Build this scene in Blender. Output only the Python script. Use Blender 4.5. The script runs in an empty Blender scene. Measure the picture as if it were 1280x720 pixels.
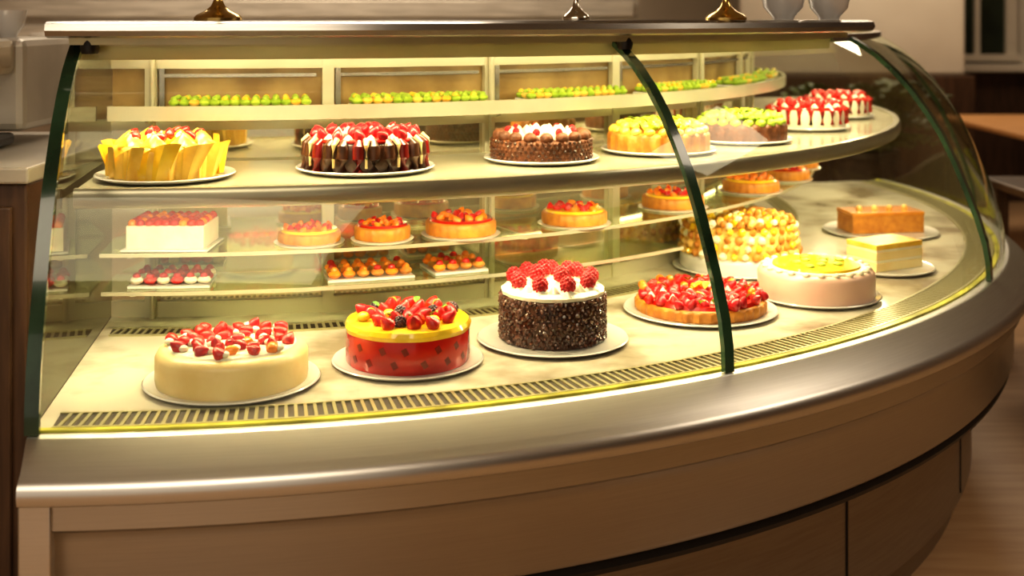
import bpy, math, random
from mathutils import Vector, Matrix
random.seed(7)
pi=math.pi
scene=bpy.context.scene
CX,CY=-0.85,4.42
ZC=1.385; DK=0.70

# ---------------- materials ----------------
def new(name):
    m=bpy.data.materials.new(name); m.use_nodes=True
    nt=m.node_tree; b=nt.nodes['Principled BSDF']; return m,nt,b
def mat(name,c1,c2=None,rough=.5,metal=0,scale=20,bump=0,bscale=None,emit=0,coat=0,sss=0,stretch=None,ramp=(.35,.65),spec=None):
    m,nt,b=new(name)
    b.inputs['Roughness'].default_value=rough; b.inputs['Metallic'].default_value=metal
    b.inputs['Coat Weight'].default_value=coat
    if spec is not None: b.inputs['Specular IOR Level'].default_value=spec
    if sss: 
        b.inputs['Subsurface Weight'].default_value=sss; b.inputs['Subsurface Scale'].default_value=.01
    b.inputs['Base Color'].default_value=(*c1,1)
    tc=nt.nodes.new('ShaderNodeTexCoord'); mp=nt.nodes.new('ShaderNodeMapping')
    nt.links.new(tc.outputs['Object'],mp.inputs[0])
    if stretch: mp.inputs['Scale'].default_value=stretch
    if c2 is not None:
        n=nt.nodes.new('ShaderNodeTexNoise'); n.inputs['Scale'].default_value=scale; n.inputs['Detail'].default_value=4
        r=nt.nodes.new('ShaderNodeValToRGB'); r.color_ramp.elements[0].position=ramp[0]; r.color_ramp.elements[1].position=ramp[1]
        r.color_ramp.elements[0].color=(*c1,1); r.color_ramp.elements[1].color=(*c2,1)
        nt.links.new(mp.outputs[0],n.inputs['Vector']); nt.links.new(n.outputs['Fac'],r.inputs[0]); nt.links.new(r.outputs[0],b.inputs['Base Color'])
    if bump:
        n=nt.nodes.new('ShaderNodeTexNoise'); n.inputs['Scale'].default_value=bscale or scale*2; n.inputs['Detail'].default_value=3
        bp=nt.nodes.new('ShaderNodeBump'); bp.inputs['Strength'].default_value=bump; bp.inputs['Distance'].default_value=.004
        nt.links.new(mp.outputs[0],n.inputs['Vector']); nt.links.new(n.outputs['Fac'],bp.inputs['Height']); nt.links.new(bp.outputs[0],b.inputs['Normal'])
    if emit:
        b.inputs['Emission Color'].default_value=(*c1,1); b.inputs['Emission Strength'].default_value=emit
    return m
def glassmat(name,tint,base=.04,k=.7):
    m,nt,b=new(name); nt.nodes.remove(b)
    out=[n for n in nt.nodes if n.type=='OUTPUT_MATERIAL'][0]
    t=nt.nodes.new('ShaderNodeBsdfTransparent'); t.inputs[0].default_value=(*tint,1)
    g=nt.nodes.new('ShaderNodeBsdfGlossy'); g.inputs['Roughness'].default_value=.02; g.inputs[0].default_value=(.95,1,.88,1)
    lw=nt.nodes.new('ShaderNodeLayerWeight'); lw.inputs[0].default_value=.5
    p=nt.nodes.new('ShaderNodeMath'); p.operation='POWER'; p.inputs[1].default_value=4
    a=nt.nodes.new('ShaderNodeMath'); a.operation='MULTIPLY_ADD'; a.inputs[1].default_value=k; a.inputs[2].default_value=base
    mx=nt.nodes.new('ShaderNodeMixShader')
    nt.links.new(lw.outputs['Facing'],p.inputs[0]); nt.links.new(p.outputs[0],a.inputs[0]); nt.links.new(a.outputs[0],mx.inputs[0])
    nt.links.new(t.outputs[0],mx.inputs[1]); nt.links.new(g.outputs[0],mx.inputs[2]); nt.links.new(mx.outputs[0],out.inputs[0])
    return m
M={}
M['steel']=mat('stainless_steel',(.66,.64,.60),(.70,.68,.64),rough=.36,metal=1,scale=8,stretch=(1,1,60))
M['panel']=mat('satin_steel_panel',(.53,.51,.475),(.565,.545,.505),rough=.32,metal=1,scale=8,stretch=(1,1,60))
M['slab']=mat('canopy_steel',(.40,.385,.36),(.44,.425,.40),rough=.25,metal=.95,scale=8,stretch=(1,1,30))
M['edge']=mat('shelf_edge_metal',(.40,.375,.30),(.48,.45,.36),rough=.28,metal=.7,scale=5)
M['edge2']=mat('shelf_edge_light',(.52,.50,.38),(.60,.58,.45),rough=.25,metal=.4,scale=5)
M['header']=mat('header_beige',(.46,.42,.26),(.56,.51,.33),rough=.35,metal=.5,scale=4)
M['deck']=mat('deck_stone',(.28,.23,.165),(.66,.62,.51),rough=.12,scale=5,ramp=(.30,.52))
M['shelf']=mat('shelf_laminate',(.34,.32,.24),(.42,.40,.30),rough=.16,scale=5)
M['back']=mat('mirror_back_panel',(.72,.68,.52),(.78,.74,.58),rough=.05,metal=.78,scale=3)
M['backup']=mat('back_panel_upper',(.24,.15,.055),(.42,.29,.12),rough=.3,scale=9)
M['frame']=mat('frame_alu',(.58,.55,.42),(.66,.63,.49),rough=.3,metal=.3,scale=4)
M['post']=mat('green_glass_edge',(.012,.035,.018),(.03,.08,.04),rough=.12,scale=8,coat=.6)
M['black']=mat('black_rubber',(.012,.010,.008),rough=.4)
M['slot']=mat('slot_dark',(.025,.014,.006),rough=.6)
M['bar']=mat('grille_bar',(.42,.39,.22),rough=.3,metal=.5)
M['led_glow']=mat('painted_led_glow',(.26,.25,.03),(.68,.66,.07),rough=.3,scale=10)  # reflected LED glow along the glass foot, put in as strip colour
M['tube']=mat('light_tube',(1,.88,.56),emit=4.5)
M['glass']=glassmat('front_glass',(.965,.98,.93),base=.035,k=.8)
M['glass2']=glassmat('shelf_glass',(.90,.95,.83),base=.10)
M['brass']=mat('brass',(.72,.50,.16),(.8,.58,.22),rough=.2,metal=1,scale=6)
M['silver']=mat('silver',(.7,.66,.58),rough=.18,metal=1)
M['plate']=mat('white_porcelain',(.70,.69,.68),rough=.15,coat=.5)
M['base']=mat('base_metal',(.34,.30,.25),(.38,.34,.285),rough=.36,metal=.85,scale=8,stretch=(1,1,20))
# food
M['cream']=mat('whipped_cream',(.76,.70,.54),(.84,.79,.64),rough=.5,scale=30,bump=.3,sss=.15)
M['cheese']=mat('cheesecake',(.76,.58,.25),(.83,.68,.35),rough=.4,scale=14,bump=.2,sss=.1,coat=.2)
M['yellow']=mat('yellow_buttercream',(.68,.40,.03),(.85,.60,.11),rough=.35,scale=18,bump=.2,sss=.1,coat=.2)
M['custard']=mat('custard_glaze',(.76,.46,.015),(.86,.60,.05),rough=.15,scale=20,coat=.5)
M['red']=mat('berry_red',(.46,.005,.005),(.66,.018,.012),rough=.22,scale=60,bump=.5,bscale=250,coat=.4)
M['rasp']=mat('raspberry_red',(.36,.004,.010),(.52,.011,.020),rough=.32,scale=80,coat=.15)
M['redglaze']=mat('red_glaze',(.36,.006,.004),(.52,.014,.008),rough=.22,scale=14,coat=.4)
M['dred']=mat('dark_red',(.16,.006,.006),rough=.25,coat=.4)
M['dred2']=mat('dark_red_inlay',(.18,.006,.005),rough=.25,coat=.4)
M['orange']=mat('orange_fruit',(.80,.16,.012),(.9,.3,.025),rough=.2,scale=40,coat=.4)
M['black_b']=mat('blackberry',(.02,.006,.02),(.06,.01,.03),rough=.2,scale=80,coat=.6)
M['choc']=mat('chocolate',(.04,.013,.006),(.085,.028,.012),rough=.3,scale=40,bump=.5,coat=.3)
M['chip']=mat('chocolate_chip',(.045,.018,.012),(.15,.07,.05),rough=.22,scale=90,coat=.6)
M['brown']=mat('sponge_brown',(.085,.026,.008),(.17,.055,.018),rough=.6,scale=60,bump=.6)
M['crust']=mat('golden_crust',(.42,.15,.02),(.62,.27,.04),rough=.45,scale=35,bump=.5)
M['green']=mat('pistachio_green',(.22,.36,.015),(.40,.55,.05),rough=.5,scale=40,bump=.5)
M['leaf']=mat('mint_leaf',(.08,.25,.03),(.16,.36,.05),rough=.4,scale=30)
M['fern']=mat('reflection_fern_leaf',(.06,.10,.02),(.14,.19,.04),rough=.5,scale=30)
M['pink']=mat('pink_icing',(.72,.45,.38),(.78,.54,.45),rough=.35,scale=6,sss=.1)
M['nut']=mat('caramel_popcorn',(.66,.34,.05),(.86,.62,.22),rough=.35,scale=45,coat=.3,bump=.4)
M['cara']=mat('caramel_top',(.52,.17,.02),(.68,.28,.035),rough=.2,scale=14,coat=.5)

# ---------------- mesh builder ----------------
PENDING=[None]
class MB:
    def __init__(s): s.v=[];s.f=[];s.mi=[];s.m=[]
    def idx(s,k):
        if k not in s.m: s.m.append(k)
        return s.m.index(k)
    def add(s,vs,fs,k):
        o=len(s.v); s.v+= [tuple(v) for v in vs]; i=s.idx(k)
        for f in fs: s.f.append([a+o for a in f]); s.mi.append(i)
    def lathe(s,prof,k,c=(0,0,0),seg=56,mod=None,mtx=None,close=True):
        vs=[];fs=[];n=len(prof)
        for j in range(seg):
            a=2*pi*j/seg
            for i,(r,z) in enumerate(prof):
                q=mod(a,i,r,z) if mod else r
                p=Vector((q*math.cos(a),q*math.sin(a),z))
                if mtx is not None: p=mtx@p
                vs.append((p.x+c[0],p.y+c[1],p.z+c[2]))
        for j in range(seg):
            j2=(j+1)%seg
            for i in range(n-1): fs.append([j*n+i,j2*n+i,j2*n+i+1,j*n+i+1])
        if close:
            if prof[0][0]>1e-6: fs.append([j*n for j in range(seg)][::-1])
            if prof[-1][0]>1e-6: fs.append([j*n+n-1 for j in range(seg)])
        s.add(vs,fs,k)
    def ball(s,c,r,k,seg=12,rings=8,sc=(1,1,1),jit=0):
        prof=[(max(1e-4,math.sin(pi*i/rings)),-math.cos(pi*i/rings)) for i in range(rings+1)]
        vs=[];fs=[];n=rings+1
        for j in range(seg):
            a=2*pi*j/seg
            for (q,z) in prof:
                w=1+random.uniform(-jit,jit)
                vs.append((c[0]+q*math.cos(a)*r*sc[0]*w,c[1]+q*math.sin(a)*r*sc[1]*w,c[2]+z*r*sc[2]*w))
        for j in range(seg):
            j2=(j+1)%seg
            for i in range(n-1): fs.append([j*n+i,j2*n+i,j2*n+i+1,j*n+i+1])
        s.add(vs,fs,k)
    def box(s,c,d,k,mtx=None):
        vs=[]
        for x in(-.5,.5):
            for y in(-.5,.5):
                for z in(-.5,.5):
                    p=Vector((x*d[0],y*d[1],z*d[2]))
                    if mtx is not None: p=mtx@p
                    vs.append((p.x+c[0],p.y+c[1],p.z+c[2]))
        s.add(vs,[[0,1,3,2],[4,6,7,5],[0,4,5,1],[2,3,7,6],[0,2,6,4],[1,5,7,3]],k)
    def arc(s,prof,t0,t1,k,n=90,closed=True,caps=True):
        m=len(prof);vs=[];fs=[]
        for j in range(n+1):
            for (R,z) in prof:
                a0=t0(R) if callable(t0) else t0; a1=t1(R) if callable(t1) else t1
                a=math.radians(a0+(a1-a0)*j/n)
                vs.append((CX+R*math.sin(a),CY-R*math.cos(a),z))
        for j in range(n):
            for i in range(m if closed else m-1):
                i2=(i+1)%m
                fs.append([j*m+i,(j+1)*m+i,(j+1)*m+i2,j*m+i2])
        if closed and caps:
            fs.append(list(range(m))[::-1]); fs.append([n*m+i for i in range(m)])
        s.add(vs,fs,k)
    def tube(s,pts,r,k,seg=8):
        pts=[Vector(p) for p in pts]; vs=[];fs=[];n=len(pts)
        for i,p in enumerate(pts):
            d=(pts[min(i+1,n-1)]-pts[max(i-1,0)]).normalized()
            u=d.cross(Vector((0,0,1)))
            if u.length<.01: u=Vector((1,0,0))
            u.normalize(); w=d.cross(u)
            rr=r[i] if isinstance(r,list) else r
            for j in range(seg):
                a=2*pi*j/seg; q=p+u*math.cos(a)*rr+w*math.sin(a)*rr; vs.append(tuple(q))
        for i in range(n-1):
            for j in range(seg):
                j2=(j+1)%seg; fs.append([i*seg+j,i*seg+j2,(i+1)*seg+j2,(i+1)*seg+j])
        fs.append(list(range(seg))[::-1]); fs.append([(n-1)*seg+j for j in range(seg)])
        s.add(vs,fs,k)
    def build(s,name,loc=(0,0,0),rot=0,parent=None,bevel=0,flat=False):
        if PENDING[0] and name.rstrip('0123456789.').endswith(('cake','tart')):
            r=PENDING[0]; PENDING[0]=None
            s.lathe([(.0001,0),(r*.7,0),(r*.95,.004),(r,.009),(r*.985,.0115),(r*.9,.0075),(.0001,.0065)],'plate',c=(0,0,-.0068),seg=72)
        me=bpy.data.meshes.new(name); me.from_pydata(s.v,[],s.f)
        for k in s.m: me.materials.append(M[k])
        me.polygons.foreach_set('material_index',s.mi)
        me.polygons.foreach_set('use_smooth',[not flat]*len(s.f))
        me.update()
        import bmesh
        bm=bmesh.new(); bm.from_mesh(me); bmesh.ops.recalc_face_normals(bm,faces=bm.faces); bm.to_mesh(me); bm.free()
        if not flat: me.set_sharp_from_angle(angle=math.radians(38))
        o=bpy.data.objects.new(name,me); scene.collection.objects.link(o)
        o.location=loc; o.rotation_euler=(0,0,rot)
        if parent: o.parent=parent
        if bevel:
            b=o.modifiers.new('bevel','BEVEL'); b.width=bevel; b.segments=2; b.limit_method='ANGLE'
        return o
def empty(name,loc=(0,0,0)):
    e=bpy.data.objects.new(name,None); scene.collection.objects.link(e); e.location=loc; return e

# ---------------- display case ----------------
def thL(R,off=0.0):
    ax,ay=-.787-off-CX,1.951-CY; dx,dy=-.16,1.0
    a=dx*dx+dy*dy; b=2*(ax*dx+ay*dy); c=ax*ax+ay*ay-R*R
    t=(-b-math.sqrt(b*b-4*a*c))/(2*a)
    return math.degrees(math.atan2(ax+dx*t,-(ay+dy*t)))
L=lambda R:thL(R)
Lo=lambda R:thL(R,.03)
T1=104
case=empty('cake_display_case')
RB=1.68
def P(R,deg,z):
    a=math.radians(deg); return (CX+R*math.sin(a),CY-R*math.cos(a),z)
b=MB()
b.arc([(2.44,.699),(2.474,.702),(2.482,.700),(2.520,.660),(2.536,.652),(2.545,.643),(2.548,.630),(2.544,.617),(2.534,.611),(2.44,.611)],L,T1,'steel',n=140)
b.build('counter_ledge',parent=case)
b=MB()
b.arc([(2.44,.611),(2.516,.611),(2.516,.566),(2.510,.560),(2.504,.560),(2.500,.553),(2.492,.535),(2.490,.420),(2.482,.408),(2.44,.405)],L,T1,'panel',n=140)
b.build('front_panel',parent=case)
b=MB()
b.arc([(2.40,.380),(2.476,.380),(2.482,.392),(2.476,.405),(2.40,.405)],L,T1,'black',n=120)
b.build('black_trim',parent=case)
b=MB()
b.arc([(RB-.03,.405),(2.44,.405),(2.44,.685),(RB-.03,.685)],L,T1,'panel',n=80)
b.build('body_core',parent=case)
b=MB()
b.arc([(RB,.0),(2.34,.0),(2.34,.08),(2.375,.085),(2.375,.38),(RB,.38)],L,T1,'base',n=80)
for d in range(6,100,18): 
    b.arc([(2.374,.10),(2.3775,.10),(2.3775,.37),(2.374,.37)],d,d+.12,'black',n=1)
b.build('base_cabinet',parent=case)
b=MB()
b.arc([(2.43,.40),(2.522,.40),(2.522,.611),(2.43,.611)],lambda R:thL(R,.004),lambda R:thL(R)+1.1,'steel',n=3)
b.build('corner_post',parent=case,bevel=.003)
b=MB()
b.arc([(RB,.685),(2.44,.685),(2.44,.700),(RB,.700)],L,T1,'deck',n=110)
b.build('deck',parent=case)
b=MB()
for (r0,r1,st) in((2.362,2.428,.40),(1.80,1.85,.5)):
    b.arc([(r0,.7002),(r1,.7002),(r1,.7012),(r0,.7012)],lambda R:thL(R)+.7,T1-1,'slot',n=100)
    b.arc([(r0-.006,.7002),(r0,.7002),(r0,.704),(r0-.006,.704)],lambda R:thL(R)+.7,T1-1,'bar',n=100)
    b.arc([(r1,.7002),(r1+.006,.7002),(r1+.006,.704),(r1,.704)],lambda R:thL(R)+.7,T1-1,'bar',n=100)
    d=thL(r0)+1.1
    while d<T1-1.2:
        b.arc([(r0,.7008),(r1,.7008),(r1,.7038),(r0,.7038)],d,d+st*.36,'bar',n=1); d+=st
b.arc([(2.438,.7003),(2.451,.7003),(2.451,.7045),(2.438,.7045)],L,T1,'led_glow',n=110)
b.build('air_grille',parent=case)
# glass profile
GP=[(2.468,.703),(2.466,.75),(2.457,.80),(2.437,.865),(2.412,.93),(2.383,1.0),(2.348,1.073),(2.312,1.13),(2.271,1.187),(2.228,1.235),(2.180,1.278),(2.14,1.305),(2.10,1.328)]
segs=[(L,30.6),(31.0,57.3),(57.7,83.8),(84.2,T1)]
for i,(a,c) in enumerate(segs):
    b=MB(); b.arc(GP,a,c,'glass',n=40,closed=False); b.build('curved_glass_%d'%(i+1),parent=case)
for nm,fn in(('end_glass_left',lambda R:thL(R)),('end_glass_right',lambda R:T1)):
    b=MB(); pr=GP+[(RB,1.328),(RB,.703)]
    b.add([P(R,fn(R),z) for R,z in pr],[list(range(len(pr)))],'glass'); b.build(nm,parent=case,flat=True)
def post(fn,w,nm,t=.012):
    b=MB(); n=len(GP);vs=[];fs=[]
    for i,(R,z) in enumerate(GP):
        p0=GP[max(i-1,0)];p1=GP[min(i+1,n-1)]
        dR,dz=p1[0]-p0[0],p1[1]-p0[1]; l=math.hypot(dR,dz); nR,nz=dz/l,-dR/l
        for (o,s) in((-t/2,-1),(t/2,-1),(t/2,1),(-t/2,1)):
            r=R+nR*o; base=P(r,fn(r),z+nz*o); a=math.radians(fn(r))
            vs.append((base[0]+math.cos(a)*w/2*s,base[1]+math.sin(a)*w/2*s,base[2]))
    for i in range(n-1):
        for j in range(4): j2=(j+1)%4; fs.append([i*4+j,i*4+j2,(i+1)*4+j2,(i+1)*4+j])
    fs+= [[0,1,2,3],[(n-1)*4+3,(n-1)*4+2,(n-1)*4+1,(n-1)*4]]
    b.add(vs,fs,'post'); b.build(nm,parent=case)
post(lambda R:thL(R)+.15,.024,'glass_post_left')
post(lambda R:30.8,.022,'glass_post_mid')
post(lambda R:57.5,.028,'glass_post_right')
post(lambda R:84,.016,'glass_post_far')
# canopy slab + header
b=MB()
b.arc([(RB-.06,1.346),(2.195,1.344),(2.218,1.348),(2.224,1.358),(2.220,1.370),(2.205,1.375),(RB-.06,1.375)],Lo,53.5,'slab',n=100)
b.build('canopy_slab',parent=case)
b=MB()
b.arc([(2.065,1.300),(2.100,1.300),(2.104,1.33),(2.10,1.3445),(2.065,1.3445)],L,53.5,'header',n=100)
b.arc([(RB-.03,1.33),(2.15,1.33),(2.15,1.3445),(RB-.03,1.3445)],L,53.5,'header',n=100)
b.arc([(RB-.03,1.315),(2.105,1.315),(2.112,1.322),(2.105,1.335),(RB-.03,1.335)],53.5,T1,'glass2',n=60)
b.arc([(2.085,1.318),(2.112,1.318),(2.112,1.336),(2.085,1.336)],53.5,T1,'slab',n=60)
b.build('canopy_header',parent=case)
b=MB()
for d in (thL(2.13)+1.0,30.8):
    p=P(2.135,d,1.325); b.lathe([(.0001,-.012),(.015,-.012),(.018,0),(.015,.014),(.0001,.018)],'black',c=p,seg=20)
b.build('glass_clamps',parent=case)
# back wall
b=MB()
b.arc([(RB-.02,.70),(RB,.70),(RB,1.13),(RB-.02,1.13)],L,T1,'back',n=90)
b.arc([(RB-.02,1.13),(RB-.004,1.13),(RB-.004,1.33),(RB-.02,1.33)],L,T1,'backup',n=90)
b.arc([(RB,.70),(RB+.012,.70),(RB+.012,.735),(RB,.735)],L,T1,'frame',n=90)
b.arc([(RB,1.125),(RB+.014,1.125),(RB+.014,1.15),(RB,1.15)],L,T1,'frame',n=90)
b.arc([(RB,1.265),(RB+.014,1.265),(RB+.014,1.33),(RB,1.33)],L,T1,'frame',n=90)
d=1.0
while d<T1-2:
    b.arc([(RB,.70),(RB+.016,.70),(RB+.016,1.33),(RB,1.33)],d-.45,d+.45,'frame',n=2)
    b.arc([(RB,1.15),(RB+.010,1.15),(RB+.010,1.265),(RB,1.265)],d+.6,d+1.0,'slab',n=1)
    b.arc([(RB,1.245),(RB+.010,1.245),(RB+.010,1.253),(RB,1.253)],d+1.0,d+12.6,'slab',n=8)
    d+=13.5
b.build('back_doors',parent=case)
# shelves
b=MB()
b.arc([(RB+.03,1.040),(2.15,1.040),(2.15,1.056),(RB+.03,1.056)],lambda R:thL(R,-.012),T1-1,'shelf',n=100)
b.arc([(2.15,1.024),(2.166,1.022),(2.172,1.030),(2.172,1.052),(2.166,1.060),(2.15,1.060)],lambda R:thL(R,-.012),T1-1,'edge',n=100)
b.build('display_shelf',parent=case)
b=MB()
b.arc([(RB+.02,1.172),(1.80,1.172),(1.80,1.180),(RB+.02,1.180)],lambda R:thL(R,-.012),T1-1,'glass2',n=90)
b.arc([(1.80,1.156),(1.812,1.156),(1.812,1.188),(1.80,1.188)],lambda R:thL(R,-.012),T1-1,'edge2',n=90)
b.build('top_shelf',parent=case)
for nm,z,r,te in(('mid_shelf',.885,1.90,T1-1),('low_shelf',.80,1.88,43)):
    b=MB()
    b.arc([(RB+.02,z-.006),(r,z-.006),(r,z),(RB+.02,z)],lambda R:thL(R,-.012),te,'glass2',n=90)
    b.arc([(r,z-.007),(r+.005,z-.007),(r+.005,z+.001),(r,z+.001)],lambda R:thL(R,-.012),te,'edge2',n=90)
    b.build(nm,parent=case)
b=MB()
for d in (1.2,28,55,82):
    for z,r in((1.040,2.1),(.879,1.88),(.794,1.86),(1.172,1.79)):
        if z<.8 and d>43: continue
        b.arc([(RB+.016,z-.03),(RB+.05,z-.03),(r,z-.008),(r,z),(RB+.016,z)],d-.12,d+.12,'frame',n=1)
    b.tube([P(RB+.024,d,.70),P(RB+.024,d,1.33)],.006,'frame')
b.build('shelf_brackets',parent=case)
b=MB()
for (R,z,e) in((RB+.05,1.300,T1-2),(2.04,1.312,53)):
    pts=[P(R,thL(R)+1.5+(e-thL(R)-1.5)*i/60,z) for i in range(61)]
    b.tube(pts,.009,'tube')
b.build('light_tubes',parent=case)

def area(name,loc,power,sx,sy,col,rot=None,target=None):
    l=bpy.data.lights.new(name,'AREA'); l.shape='RECTANGLE'; l.size=sx; l.size_y=sy; l.energy=power; l.color=col
    o=bpy.data.objects.new(name,l); scene.collection.objects.link(o); o.location=loc
    if target is not None:
        d=Vector(target)-Vector(loc); o.rotation_euler=d.to_track_quat('-Z','Y').to_euler()
    elif rot: o.rotation_euler=rot
    return o
WARM=(1,.82,.47)
for i,d in enumerate([4,13,22,31,40,49,58,68,78,88,98]):
    a=math.radians(d); f=1 if d<53 else .6
    o=area('canopy_light',P(2.03,d,1.298),2.4*f,.30,.03,WARM,rot=(0,0,a)); o.parent=case
    o=area('shelf_light',P(2.125,d,1.026),2.3*f,.30,.025,WARM,rot=(math.radians(6),0,a)); o.parent=case

# ---------------- cakes ----------------
def ring(n,R,off=0,jit=0):
    return [(R*math.cos(2*pi*(i+off)/n)+random.uniform(-jit,jit),R*math.sin(2*pi*(i+off)/n)+random.uniform(-jit,jit)) for i in range(n)]
def disc(n,R):
    out=[];g=2.399963
    for i in range(n):
        r=R*math.sqrt((i+.5)/n); out.append((r*math.cos(i*g),r*math.sin(i*g)))
    return out
def plate(x,y,z,r): PENDING[0]=r
def drum(b,r,h,k,e=.008,z0=0,mod=None,seg=64):
    b.lathe([(.0001,z0),(r*.985,z0),(r,z0+e*.6),(r,z0+h-e),(r-e*.35,z0+h-e*.35),(r-e,z0+h),(.0001,z0+h)],k,seg=seg,mod=mod)
def swirl(b,x,y,z,r,h,k):
    n=7;prof=[]
    for i in range(n+1):
        t=i/n; prof.append((max(.0003,r*(1-t)**.75*(1 if t>.08 else .85)),h*t))
    b.lathe(prof,k,c=(x,y,z),seg=20,mod=lambda a,i,q,zz:q*(1+.16*math.cos(5*a+zz/h*5)))
def straw(b,x,y,z,s,tilt=None,k='red'):
    if tilt is None: tilt=(random.uniform(-.9,.9),random.uniform(-.9,.9))
    m=Matrix.Rotation(tilt[0],4,'X')@Matrix.Rotation(tilt[1],4,'Y')
    prof=[(.0001,-.75*s),(.45*s,-.72*s),(.72*s,-.45*s),(.74*s,-.1*s),(.58*s,.35*s),(.30*s,.75*s),(.0001,.98*s)]
    b.lathe(prof,k,c=(x,y,z+s*.5),seg=14,mtx=m)
def rasp(b,x,y,z,s,k='rasp'):
    b.ball((x,y,z+s*.6),s*.82,k,seg=10,rings=7)
    for i in range(44):
        t=(i+.5)/44; ph=math.acos(1-1.75*t); a=i*2.39996
        b.ball((x+s*.76*math.sin(ph)*math.cos(a),y+s*.76*math.sin(ph)*math.sin(a),z+s*.58+s*.86*math.cos(ph)),s*.21,k,seg=7,rings=5)
def leafm(b,x,y,z,s,a,k='leaf'):
    pts=[];fs=[]
    for i in range(6):
        t=i/5; w=s*.35*math.sin(pi*min(.98,t+.02)); h=s*.5*math.sin(t*2)
        for q in(-w,0,w):
            X=t*s;Y=q; pts.append((x+X*math.cos(a)-Y*math.sin(a),y+X*math.sin(a)+Y*math.cos(a),z+h-(0.1*s if q==0 else 0)))
    for i in range(5):
        for j in range(2): fs.append([i*3+j,i*3+j+1,(i+1)*3+j+1,(i+1)*3+j])
    b.add(pts,fs,k)
PH=.0070
UZ=1.056

# --- lower deck ---
plate(0,0,DK,.163)
b=MB(); r,h=.140,.066; drum(b,r,h,'cheese',.016)
b.lathe([(.0001,h-.002),(r*.86,h-.002),(r*.82,h+.003),(.0001,h+.005)],'cream')
for x,y in disc(40,r*.80):
    straw(b,x+random.uniform(-.004,.004),y,h+.002,random.uniform(.013,.017),tilt=(random.uniform(-1.4,1.4),random.uniform(-1.4,1.4)),k=random.choice(['red','red','red','red','rasp','orange']))
for x,y in disc(24,r*.84): b.ball((x*math.cos(.8)-y*math.sin(.8),x*math.sin(.8)+y*math.cos(.8),h+.009),.009,'cream',sc=(1,1,.7))
b.build('strawberry_cheesecake',loc=(-.523,2.245,DK+PH))
plate(0,0,DK,.150)
b=MB(); r,h=.122,.076; drum(b,r,h,'redglaze',.006)
b.lathe([(r*.9,h-.012),(r+.0015,h-.012),(r+.003,h-.004),(r-.002,h+.004),(r*.9,h+.005),(.0001,h+.006)],'custard',seg=96,mod=lambda a,i,q,z:q+(.0012*math.sin(9*a) if i in(1,2) else 0))
for k in range(2):
    for i in range(15):
        a=2*pi*(i+.5*(k%2)+random.uniform(-.15,.15))/15
        m=Matrix.Rotation(a,4,'Z')
        p=((r-.0002)*math.cos(a),(r-.0002)*math.sin(a),.020+k*.025)
        b.box(p,(.0010,.011,.014),'dred2',m@Matrix.Rotation(.5,4,'X'))
for i,(x,y) in enumerate(disc(32,r*.82)):
    q=i%7
    if q in(0,2,3,5): straw(b,x,y,h+.006,random.uniform(.017,.022),k=random.choice(['red','red','rasp']))
    elif q==1: rasp(b,x,y,h+.004,.014,'black_b')
    elif q==4: b.ball((x,y,h+.013),.013,'custard',sc=(1,1,.8))
    else: straw(b,x,y,h+.006,.018)
for i in range(9):
    a=i*.7; leafm(b,.06*math.cos(a),.06*math.sin(a),h+.02,.020,a)
b.build('red_fruit_cake',loc=(-.206,2.377,DK+PH))
plate(0,0,DK,.160)
b=MB(); r,h=.109,.098; drum(b,r,h,'choc',.008)
for k in range(12):
    n=54
    for i in range(n):
        a=2*pi*(i+random.uniform(-.25,.25)+.5*(k%2))/n; z=.006+k*(h-.012)/11+random.uniform(-.002,.002)
        b.ball(((r+.001)*math.cos(a),(r+.001)*math.sin(a),z),random.uniform(.004,.0058),random.choice(['chip','chip','choc']),seg=6,rings=4,jit=.2)
b.lathe([(.0001,h-.001),(r*.99,h-.001),(r*1.0,h+.006),(r*.93,h+.012),(.0001,h+.014)],'cream',seg=60,mod=lambda a,i,q,z:q*(1+.012*math.sin(17*a)))
for i,(x,y) in enumerate(ring(9,r*.76,.25)):
    swirl(b,x,y,h+.006,.024,.020,'cream'); rasp(b,x,y,h+.018,.0185)
for x,y in ring(9,r*.76,.75): swirl(b,x,y,h+.006,.015,.022,'cream')
for x,y in ring(4,r*.34,.3): swirl(b,x,y,h+.008,.024,.024,'cream'); rasp(b,x,y,h+.030,.0185)
b.build('chocolate_raspberry_cake',loc=(.086,2.536,DK+PH))
plate(0,0,DK,.178)
b=MB(); r=.150; drum(b,r,.026,'crust',.006,mod=lambda a,i,q,z:q*(1+.015*math.cos(36*a)) if i in(2,3) else q,seg=144)
b.lathe([(.0001,.025),(r*.93,.025),(r*.9,.034),(.0001,.040)],'redglaze')
for i,(x,y) in enumerate(disc(105,r*.97)):
    q=random.random()
    if q<.72: straw(b,x,y,.030,random.uniform(.014,.019),k=random.choice(['red','red','rasp']))
    elif q<.84: b.ball((x,y,.042),.010,'orange')
    elif q<.92: swirl(b,x,y,.036,.010,.014,'cream')
    else: leafm(b,x,y,.045,.026,random.uniform(0,6),'green')
b.build('strawberry_tart',loc=(.437,2.785,DK+PH))
plate(0,0,DK,.182)
b=MB(); r,h=.162,.040; drum(b,r,h,'plate',.008)
drum(b,r*.94,.075,'nut',.02,z0=h)
for k in range(4):
    n=34-k
    for i in range(n):
        a=2*pi*(i+.5*(k%2))/n; q=r*(.97-.02*k)
        b.ball((q*math.cos(a),q*math.sin(a),h+.010+k*.021),random.uniform(.009,.012),random.choice(['nut','nut','cream','custard','crust','crust']),seg=9,rings=6,jit=.12)
for x,y in disc(120,r*.9):
    b.ball((x,y,h+.083+.022*(1-(x*x+y*y)/(r*r))),random.uniform(.009,.012),random.choice(['nut','nut','cream','custard','crust','crust']),seg=9,rings=6,jit=.12)
b.build('popcorn_caramel_cake',loc=(.62,3.27,DK+PH))
plate(0,0,DK,.155)
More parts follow.
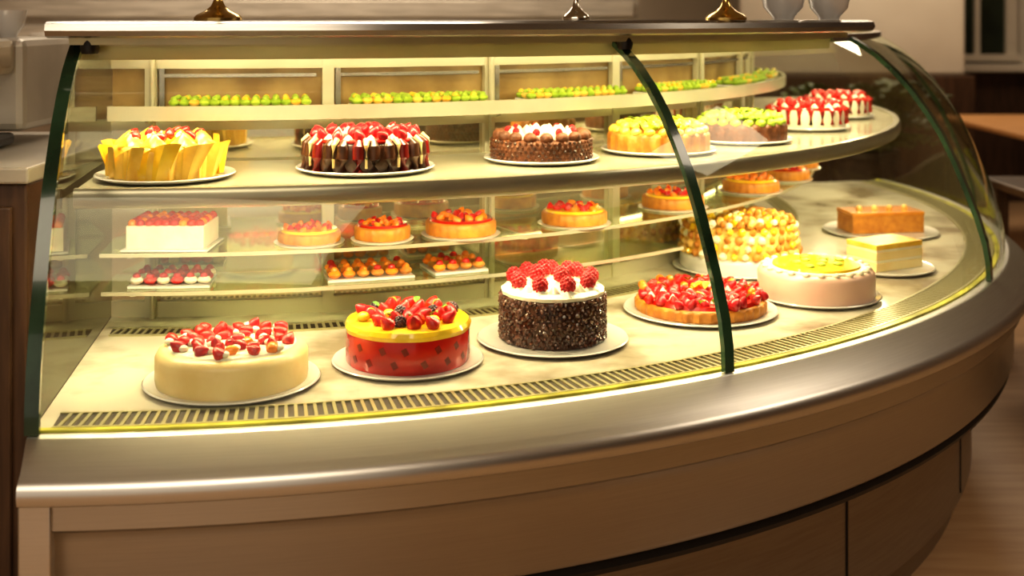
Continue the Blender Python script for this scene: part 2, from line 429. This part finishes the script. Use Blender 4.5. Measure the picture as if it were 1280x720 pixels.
b=MB(); r,h=.140,.066; drum(b,r,h,'pink',.012)
b.lathe([(.0001,h-.001),(r*.86,h-.001),(r*.84,h+.005),(.0001,h+.006)],'cream')
b.lathe([(.0001,h+.003),(r*.76,h+.003),(r*.74,h+.010),(.0001,h+.012)],'custard')
for x,y in ring(22,r*.88): b.ball((x,y,h+.003),.009,'cream',sc=(1,1,.7))
for x,y in disc(9,r*.5): b.ball((x,y,h+.013),.012,'green',sc=(1,1,.4))
b.build('pink_iced_cake',loc=(.742,2.93,DK+PH))
plate(0,0,DK,.178)
b=MB(); mz=Matrix.Rotation(.15,4,'Z')
b.box((0,0,.028),(.235,.12,.055),'crust',mz); b.box((0,0,.060),(.238,.123,.012),'cara',mz)
for x in(-.07,-.02,.03,.08): b.ball((x,.0+x*.15,.070),.010,'nut')
b.build('caramel_slice_cake',loc=(1.166,3.80,DK+PH),bevel=.005)
plate(0,0,DK,.132)
b=MB(); mz=Matrix.Rotation(.5,4,'Z')
for i,(k,t) in enumerate([('cheese',.024),('cream',.006),('cheese',.022),('cream',.006),('yellow',.014)]):
    z=[0,.024,.030,.052,.058][i]; b.box((0,0,z+t/2),(.17-.002*(k=='cream'),.11-.002*(k=='cream'),t),k,mz)
b.build('lemon_layer_cake',loc=(1.01,3.255,DK+PH),bevel=.0025)

# --- upper shelf ---
plate(0,0,UZ,.140)
b=MB(); r,h=.104,.064; drum(b,r,h,'yellow',.01,mod=lambda a,i,q,z:q*(1+.04*math.cos(12*a)),seg=96)
for i in range(12):
    a=2*pi*(i+.2)/12; ca,sa=math.cos(a),math.sin(a); vs=[];fs=[]
    W=.042;N=8; hv=random.uniform(.92,1.08)
    for iu in range(N+1):
        u=iu/N*2-1
        for iv in range(N+1):
            v=iv/N
            top=(.052+.024*(u+1)/2-.010*u*u)*hv
            hh=.002+top*v
            w=W*(1-.35*(1-v))
            rad=r+.002+.022*((1+u)/2)**1.3*(.35+.65*v)+.006*math.sin(u*5)
            t=(u+.45*v-.2)*w
            vs.append((rad*ca-t*sa,rad*sa+t*ca,hh))
    for iu in range(N):
        for iv in range(N): fs.append([iu*(N+1)+iv,(iu+1)*(N+1)+iv,(iu+1)*(N+1)+iv+1,iu*(N+1)+iv+1])
    b.add(vs,fs,'yellow' if i%3 else 'custard')
for x,y in ring(8,r*.7): swirl(b,x,y,h-.004,.030,.030,'yellow')
for x,y in ring(4,r*.28): swirl(b,x,y,h,.024,.028,'custard')
for x,y in ring(7,r*.66,.4): straw(b,x,y,h+.010,.015)
for x,y in ring(3,r*.3,.5): straw(b,x,y,h+.014,.014)
b.build('yellow_petal_cake',loc=(-.705,2.443,UZ+PH))
plate(0,0,UZ,.148)
b=MB(); r,h=.124,.062; drum(b,r,h,'choc',.01)
for i in range(24):
    a=2*pi*i/24; ca,sa=math.cos(a),math.sin(a)
    b.tube([((r-.010)*ca,(r-.010)*sa,h+.002),((r-.001)*ca,(r-.001)*sa,h-.008),((r+.001)*ca,(r+.001)*sa,.03),((r+.001)*ca,(r+.001)*sa,.002)],[.008,.0125,.0125,.0125],'choc' if i%3 else 'dred',seg=12)
    if i%2==0:
        a+=pi/24; ca,sa=math.cos(a),math.sin(a)
        b.tube([((r-.006)*ca,(r-.006)*sa,h+.006),((r+.008)*ca,(r+.008)*sa,h-.004),((r+.009)*ca,(r+.009)*sa,h*.5),((r+.008)*ca,(r+.008)*sa,.012)],[.007,.005,.003,.003],'cheese')
b.lathe([(.0001,h-.001),(r*.97,h-.001),(r*.97,h+.003),(r*.9,h+.006),(.0001,h+.009)],'redglaze')
for x,y in ring(14,r*.84): swirl(b,x,y,h+.002,.013,.014,'pink')
for x,y in ring(14,r*.86,.5): straw(b,x,y,h+.006,.015,k='rasp')
for i,(x,y) in enumerate(disc(22,r*.66)): 
    if i%4==0: swirl(b,x,y,h+.008,.013,.018,'pink')
    else: straw(b,x,y,h+.010,.015,k='rasp')
b.build('chocolate_berry_cake',loc=(-.313,2.567,UZ+PH))
plate(0,0,UZ,.132)
b=MB(); r,h=.114,.046; drum(b,r,h,'brown',.008)
for k in range(5):
    for i in range(56):
        a=2*pi*(i+.5*(k%2))/56; b.ball((r*math.cos(a),r*math.sin(a),.006+k*.009),.004,random.choice(['brown','choc']),seg=6,rings=4,jit=.2)
for x,y in ring(17,r*.86): b.ball((x,y,h+.006),.015,'brown',sc=(1,1,.9))
for x,y in ring(13,r*.60): swirl(b,x,y,h,.017,.024,'pink')
for x,y in disc(9,r*.42): swirl(b,x,y,h+.002,.018,.028,random.choice(['cream','pink']))
for x,y in ring(9,r*.66,.5): rasp(b,x,y,h+.012,.009)
b.build('chocolate_rosette_cake',loc=(.067,2.733,UZ+PH))
def nutcake(name,x,y,r,h,side,tops):
    plate(x,y,UZ,r+.018)
    b=MB(); drum(b,r,h,side,.01,mod=lambda a,i,q,z:q*(1+.02*math.cos(22*a)),seg=132)
    for X,Y in ring(20,r*.88): b.ball((X,Y,h+.002),.014,tops[0],sc=(1,1,.75),jit=.06)
    for X,Y in disc(70,r*.84): b.ball((X,Y,h+.008+.016*(1-(X*X+Y*Y)/(r*r))),random.uniform(.008,.013),random.choice(tops),sc=(1,1,.8),jit=.15)
    for X,Y in disc(9,r*.6): leafm(b,X,Y,h+.022,.024,random.uniform(0,6),'green')
    b.build(name,loc=(x,y,UZ+PH))
nutcake('lemon_crumble_cake',.355,2.908,.122,.046,'crust',['yellow','green','green','custard','green'])
nutcake('pistachio_cake',.600,3.150,.118,.046,'brown',['green','green','green','green','yellow'])
def redcake(name,x,y,r,h):
    plate(x,y,UZ,r+.014)
    b=MB(); drum(b,r,h,'cream',.008)
    for i in range(22):
        a=2*pi*i/22; ca,sa=math.cos(a),math.sin(a)
        b.tube([((r-.01)*ca,(r-.01)*sa,h+.003),((r+.001)*ca,(r+.001)*sa,h-.002),((r+.001)*ca,(r+.001)*sa,h*.25)],[.008,.008,.006],'redglaze')
    b.lathe([(.0001,h-.001),(r*.97,h-.001),(r*.95,h+.006),(.0001,h+.008)],'redglaze')
    for X,Y in ring(12,r*.78): swirl(b,X,Y,h+.004,.012,.014,'cream')
    for X,Y in disc(30,r*.85): straw(b,X,Y,h+.008,.014)
    b.build(name,loc=(x,y,UZ+PH))
redcake('strawberry_stripe_cake',.86,3.50,.112,.055)
redcake('strawberry_stripe_cake',1.055,3.90,.105,.055)

# --- rear shelves small cakes ---
MZ=.8855
def tart(name,x,y,z,r,h,side,top,bits):
    b=MB(); b.lathe([(.0001,0),(r*1.1,0),(r*1.14,.004),(.0001,.005)],'plate',seg=40)
    drum(b,r,h,side,.005,z0=.005,mod=lambda a,i,q,zz:q*(1+.012*math.cos(24*a)),seg=96)
    b.lathe([(.0001,h+.004),(r*.92,h+.004),(r*.88,h+.010),(.0001,h+.012)],top,seg=40)
    for X,Y in disc(20,r*.8): straw(b,X,Y,h+.006,r*.16,k=random.choice(bits))
    b.build(name,loc=(x,y,z))
b=MB(); b.box((0,0,.003),(.185,.15,.005),'plate'); b.box((0,0,.030),(.165,.13,.05),'cream')
for i in range(9):
    for j in range(6):
        b.ball((-.072+i*.018,-.055+j*.022,.058),.010,random.choice(['red','orange','rasp','red']),seg=8,rings=6)
b.build('strawberry_square_cake',loc=(-.735,2.605,MZ),bevel=.002)
tart('apricot_tart',-.447,2.648,MZ,.068,.022,'crust','custard',['orange','red'])
tart('berry_tart',-.290,2.683,MZ,.062,.028,'crust','redglaze',['red','orange'])
tart('berry_tart',-.117,2.745,MZ,.080,.030,'crust','redglaze',['red','orange','orange'])
tart('apricot_tart',.150,2.885,MZ,.078,.028,'crust','custard',['orange','red'])
tart('berry_tart',.42,3.13,MZ,.080,.028,'crust','custard',['red','orange'])
tart('apricot_tart',.68,3.42,MZ,.080,.028,'crust','custard',['orange','orange'])
tart('berry_tart',.83,3.67,MZ,.078,.028,'crust','redglaze',['red','orange'])
tart('apricot_tart',.93,3.95,MZ,.075,.028,'crust','custard',['orange','red'])
LZ=.8005
def tray(name,d0,d1,z,R0,R1,kinds,n,m,s,tr='plate',cc=('red','orange')):
    b=MB(); b.arc([(R0,z),(R1,z),(R1,z+.005),(R0,z+.005)],d0,d1,tr,n=12)
    for i in range(n):
        for j in range(m):
            d=d0+(d1-d0)*(i+.5)/n; R=R0+(R1-R0)*(j+.5)/m; p=P(R,d,z+.005+s*.6)
            b.ball(p,s,random.choice(kinds),sc=(1,1,.6),seg=10,rings=6)
            b.ball((p[0],p[1],p[2]+s*.55),s*.6,random.choice(cc),seg=8,rings=6)
    b.build(name)
tray('berry_tartlets_tray',.8,6.2,LZ,1.73,1.85,['cream','red'],6,3,.015,cc=('red','rasp'))
tray('apricot_tartlets_tray',14,20,LZ,1.73,1.85,['crust','orange'],6,3,.015,cc=('orange','red','orange'))
tray('berry_tartlets_tray',21.5,25.5,LZ,1.73,1.85,['crust','orange'],4,3,.015,cc=('orange','red'))
for a,c in((3,13),(16,26.5),(30,40),(43,53),(57,67),(70,80)):
    tray('lemon_bites_tray',a,c,1.1805,1.715,1.785,['yellow','green','green'],14,3,.013,cc=('green','custard','green'))

# ---------------- items on canopy ----------------
ST=1.3755
def stand(name,x,y,r,k,h):
    b=MB(); b.lathe([(.0001,0),(r,0),(r*1.02,.006),(r*.9,.012),(r*.55,.020),(r*.30,.030),(r*.16,.045),(r*.13,h*.5),(r*.22,h*.52),(r*.13,h*.55),(r*.12,h*.82),(r*.5,h*.84),(r*1.3,h*.87),(r*1.35,h*.9),(r*1.25,h*.9),(.0001,h*.86)],k,seg=40)
    b.build(name,loc=(x,y,ST))
stand('brass_stand',-.60,2.45,.048,'brass',.26)
stand('brass_stand',.485,2.72,.046,'brass',.26)
stand('silver_stand',.142,2.66,.030,'silver',.22)
def bowl(name,x,y,r,z=ST):
    b=MB(); b.lathe([(.0001,0),(r*.45,0),(r*.5,.008),(r*.85,.03),(r,.07),(r*.97,.07),(r*.8,.032),(.0001,.012)],'plate',seg=40); b.build(name,loc=(x,y,z))
bowl('white_bowl',.66,2.92,.055); bowl('white_bowl',.80,3.03,.055)

# ---------------- room ----------------
M['floor']=mat('floor_wood',(.42,.25,.13),(.52,.33,.18),rough=.4,scale=3,stretch=(1,8,1))
M['wallc']=mat('wall_cream',(.58,.50,.39),(.66,.58,.46),rough=.7,scale=2)
M['wallb']=mat('wall_brown',(.16,.10,.06),(.22,.14,.085),rough=.6,scale=2)
M['wains']=mat('dark_wood',(.050,.026,.015),(.095,.05,.028),rough=.35,scale=5,stretch=(8,1,1))
M['ceil']=mat('ceiling_paint',(.42,.37,.30),rough=.8)
M['tile']=mat('kitchen_slats',(.40,.35,.29),(.58,.52,.44),rough=.35,metal=.3,scale=5,stretch=(1,1,12))
M['night']=mat('window_night',(.015,.02,.012),(.03,.04,.02),rough=.1,scale=3)
M['greym']=mat('grey_metal',(.40,.37,.32),(.50,.46,.40),rough=.35,metal=.3,scale=5)
M['oak']=mat('orange_oak',(.52,.25,.09),(.64,.34,.14),rough=.35,scale=4,stretch=(1,10,1))
M['terr']=mat('dark_planter',(.05,.03,.02),(.08,.05,.03),rough=.6)
def slab(name,x0,x1,y0,y1,z0,z1,k,bevel=0,parent=None):
    b=MB(); b.box(((x0+x1)/2,(y0+y1)/2,(z0+z1)/2),(x1-x0,y1-y0,z1-z0),k); return b.build(name,flat=True,bevel=bevel,parent=parent)
XL,XR,YB,YF=-4.5,5.0,9.0,-3.0
slab('floor',XL,XR,YF,YB,-.1,0,'floor')
slab('ceiling',XL,XR,YF,YB,2.9,3.0,'ceil')
slab('wall_back',XL,XR,YB,YB+.1,0,2.9,'wallc')
slab('wall_left',XL-.1,XL,YF,YB,0,2.9,'wallc')
slab('wall_right',XR,XR+.1,YF,YB,0,2.9,'wallb')
slab('reflection_wall_front',1.6,XR,YF-.1,YF,0,2.9,'wallb')  # unseen partial wall, added so the steel front reflects darker at right
slab('trim_wainscot',XL,XR,YB-.05,YB,0,.97,'wains')
slab('trim_ledge',XL,XR,YB-.16,YB,.97,1.03,'wallc',bevel=.01)
w=empty('window_1')
def window(e,x0,x1,z0,z1):
    slab('pane',x0,x1,YB-.03,YB-.01,z0,z1,'night',parent=e)
    for nm,a in(('jamb_l',(x0-.06,x0)),('jamb_r',(x1,x1+.08)),('mullion',((x0+x1)/2-.02,(x0+x1)/2+.02))):
        slab(nm,a[0],a[1],YB-.07,YB,z0,z1,'wallc',parent=e)
    slab('head',x0-.06,x1+.08,YB-.07,YB,z1,z1+.08,'wallc',parent=e); slab('sill',x0-.08,x1+.1,YB-.12,YB,z0-.05,z0,'wallc',parent=e)
window(w,3.25,3.68,1.10,2.2)
slab('tall_cupboard',3.85,4.6,8.3,8.8,0,2.3,'wains',bevel=.01)
k=empty('kitchen_wall_cabinet')
slab('carcass',-2.6,.62,5.9,6.4,0,2.2,'tile',parent=k)
b=MB()
for i in range(18): b.box((-1,5.885,.1+i*.12),(3.2,.03,.085),'tile')
b.build('slats',parent=k,bevel=.008)
slab('crockery_shelf',-2.4,.5,5.55,5.87,1.20,1.23,'wallc')
for i in range(9):
    bowl('stacked_bowl',-2.2+i*.32,5.7,.09,1.23)
slab('cream_column',1.55,3.1,8.2,8.8,.98,2.9,'wallc',bevel=.02)
slab('column_base',1.5,3.15,8.15,8.83,0,.98,'wains',bevel=.01)
ap=empty('counter_cabinet')
slab('carcass',-2.0,-1.03,2.55,3.3,.0,1.03,'wains',parent=ap,bevel=.006)
slab('worktop',-2.02,-1.02,2.53,3.32,1.03,1.065,'greym',parent=ap,bevel=.005)
slab('door',-1.55,-1.06,2.535,2.55,.10,.98,'wains',parent=ap,bevel=.004)
b=MB(); b.tube([(-1.12,2.51,.55),(-1.12,2.51,.85)],.008,'silver'); b.tube([(-1.12,2.51,.57),(-1.12,2.545,.57)],.006,'silver'); b.tube([(-1.12,2.51,.83),(-1.12,2.545,.83)],.006,'silver'); b.build('handle',parent=ap)
em=empty('espresso_machine')
slab('body',-1.9,-1.20,2.95,3.28,1.10,1.33,'greym',parent=em,bevel=.02)
slab('head',-1.88,-1.22,2.80,2.96,1.24,1.33,'silver',parent=em,bevel=.02)
slab('drip_tray',-1.88,-1.22,2.72,2.95,1.07,1.10,'black',parent=em,bevel=.01)
b=MB()
for x in(-1.7,-1.45): b.lathe([(.0001,0),(.032,0),(.035,.03),(.028,.04),(.0001,.04)],'silver',c=(x,2.87,1.20),seg=20); b.tube([(x,2.87,1.215),(x,2.72,1.21)],.010,'black')
for x in(-1.88,-1.22):
    for y in(2.74,3.26): b.tube([(x,y,1.065),(x,y,1.11)],.014,'black')
b.build('groups',parent=em)
for x in(-1.30,-1.45,-1.6): bowl('espresso_cup',x,3.1,.045,1.33)
def table(name,x,y,sx,sy,h=.75,top='oak'):
    e=empty(name); slab('top',x-sx/2,x+sx/2,y-sy/2,y+sy/2,h-.035,h,top,parent=e,bevel=.01)
    for a in(-1,1):
        for c in(-1,1): slab('leg',x+a*(sx/2-.06)-.025,x+a*(sx/2-.06)+.025,y+c*(sy/2-.06)-.025,y+c*(sy/2-.06)+.025,0,h-.035,'wains',parent=e)
table('cafe_table',3.20,6.9,.9,1.7)
table('side_table',2.35,4.6,.8,.8,.72,'wains')
def chair(x,y,rot):
    e=empty('dining_chair',(x,y,0)); e.rotation_euler=(0,0,rot)
    slab('seat',-.21,.21,-.21,.21,.43,.47,'wains',parent=e,bevel=.01)
    for a in(-.19,.19):
        slab('leg_f',a-.018,a+.018,-.20,-.165,0,.43,'wains',parent=e); slab('leg_b',a-.018,a+.018,.17,.205,0,.92,'wains',parent=e)
    for z in(.55,.67,.79,.88): slab('slat',-.19,.19,.178,.198,z-.03,z+.03,'wains',parent=e)
chair(2.1,3.85,3.3); chair(3.05,4.6,-1.6)
b=MB(); b.lathe([(.0001,0),(.13,0),(.17,.30),(.18,.30),(.18,.33),(.15,.33),(.14,.28),(.0001,.28)],'terr',seg=32)
for i in range(80):
    a=random.uniform(0,2*pi); ln=random.uniform(.2,.42); up=random.uniform(.05,.34)
    for j in range(9):
        t=j/8; R=ln*t; z=.3+up*math.sin(t*2.0)
        x,y=R*math.cos(a),R*math.sin(a)
        if j>1:
            for sgn in(-1,1): leafm(b,x,y,z,.13*(1.1-t*.7),a+sgn*1.1,'fern')
b.build('reflection_fern',loc=(1.72,5.9,.40))  # added behind the right-hand glass to stand in for its green reflections
slab('reflection_fern_stand',1.52,1.92,5.7,6.1,0,.40,'wains',bevel=.01)

# ---------------- lights & world ----------------
WR=(1,.84,.64)
area('ceiling_fill',(-.8,-.3,2.85),56,2.6,1.6,WR,rot=(0,0,0))  # unseen fill added above and behind the camera to light the front panel
area('ceiling_fill',(-1,4.9,2.85),60,2,.5,WR,rot=(0,0,0))
area('ceiling_fill',(2.6,7.4,2.85),38,1.4,1,WR,rot=(0,0,0))
area('ceiling_fill',(2.6,2.6,2.85),20,1.0,1.0,WR,rot=(0,0,0))
wd=bpy.data.worlds.new('world'); scene.world=wd; wd.use_nodes=True
bg=wd.node_tree.nodes['Background']; bg.inputs[0].default_value=(1,.83,.64,1); bg.inputs[1].default_value=.6

cam=bpy.data.cameras.new('camera'); co=bpy.data.objects.new('camera',cam); scene.collection.objects.link(co)
co.location=(0,0,ZC); co.rotation_euler=(pi/2,0,0)
cam.sensor_width=36; cam.lens=1500/1280*36; cam.shift_y=-340/1280
cam.dof.use_dof=True; cam.dof.focus_distance=2.4; cam.dof.aperture_fstop=2.8
scene.camera=co
scene.view_settings.view_transform='Standard'
try: scene.view_settings.look='Medium High Contrast'
except Exception: pass
scene.view_settings.exposure=0.0
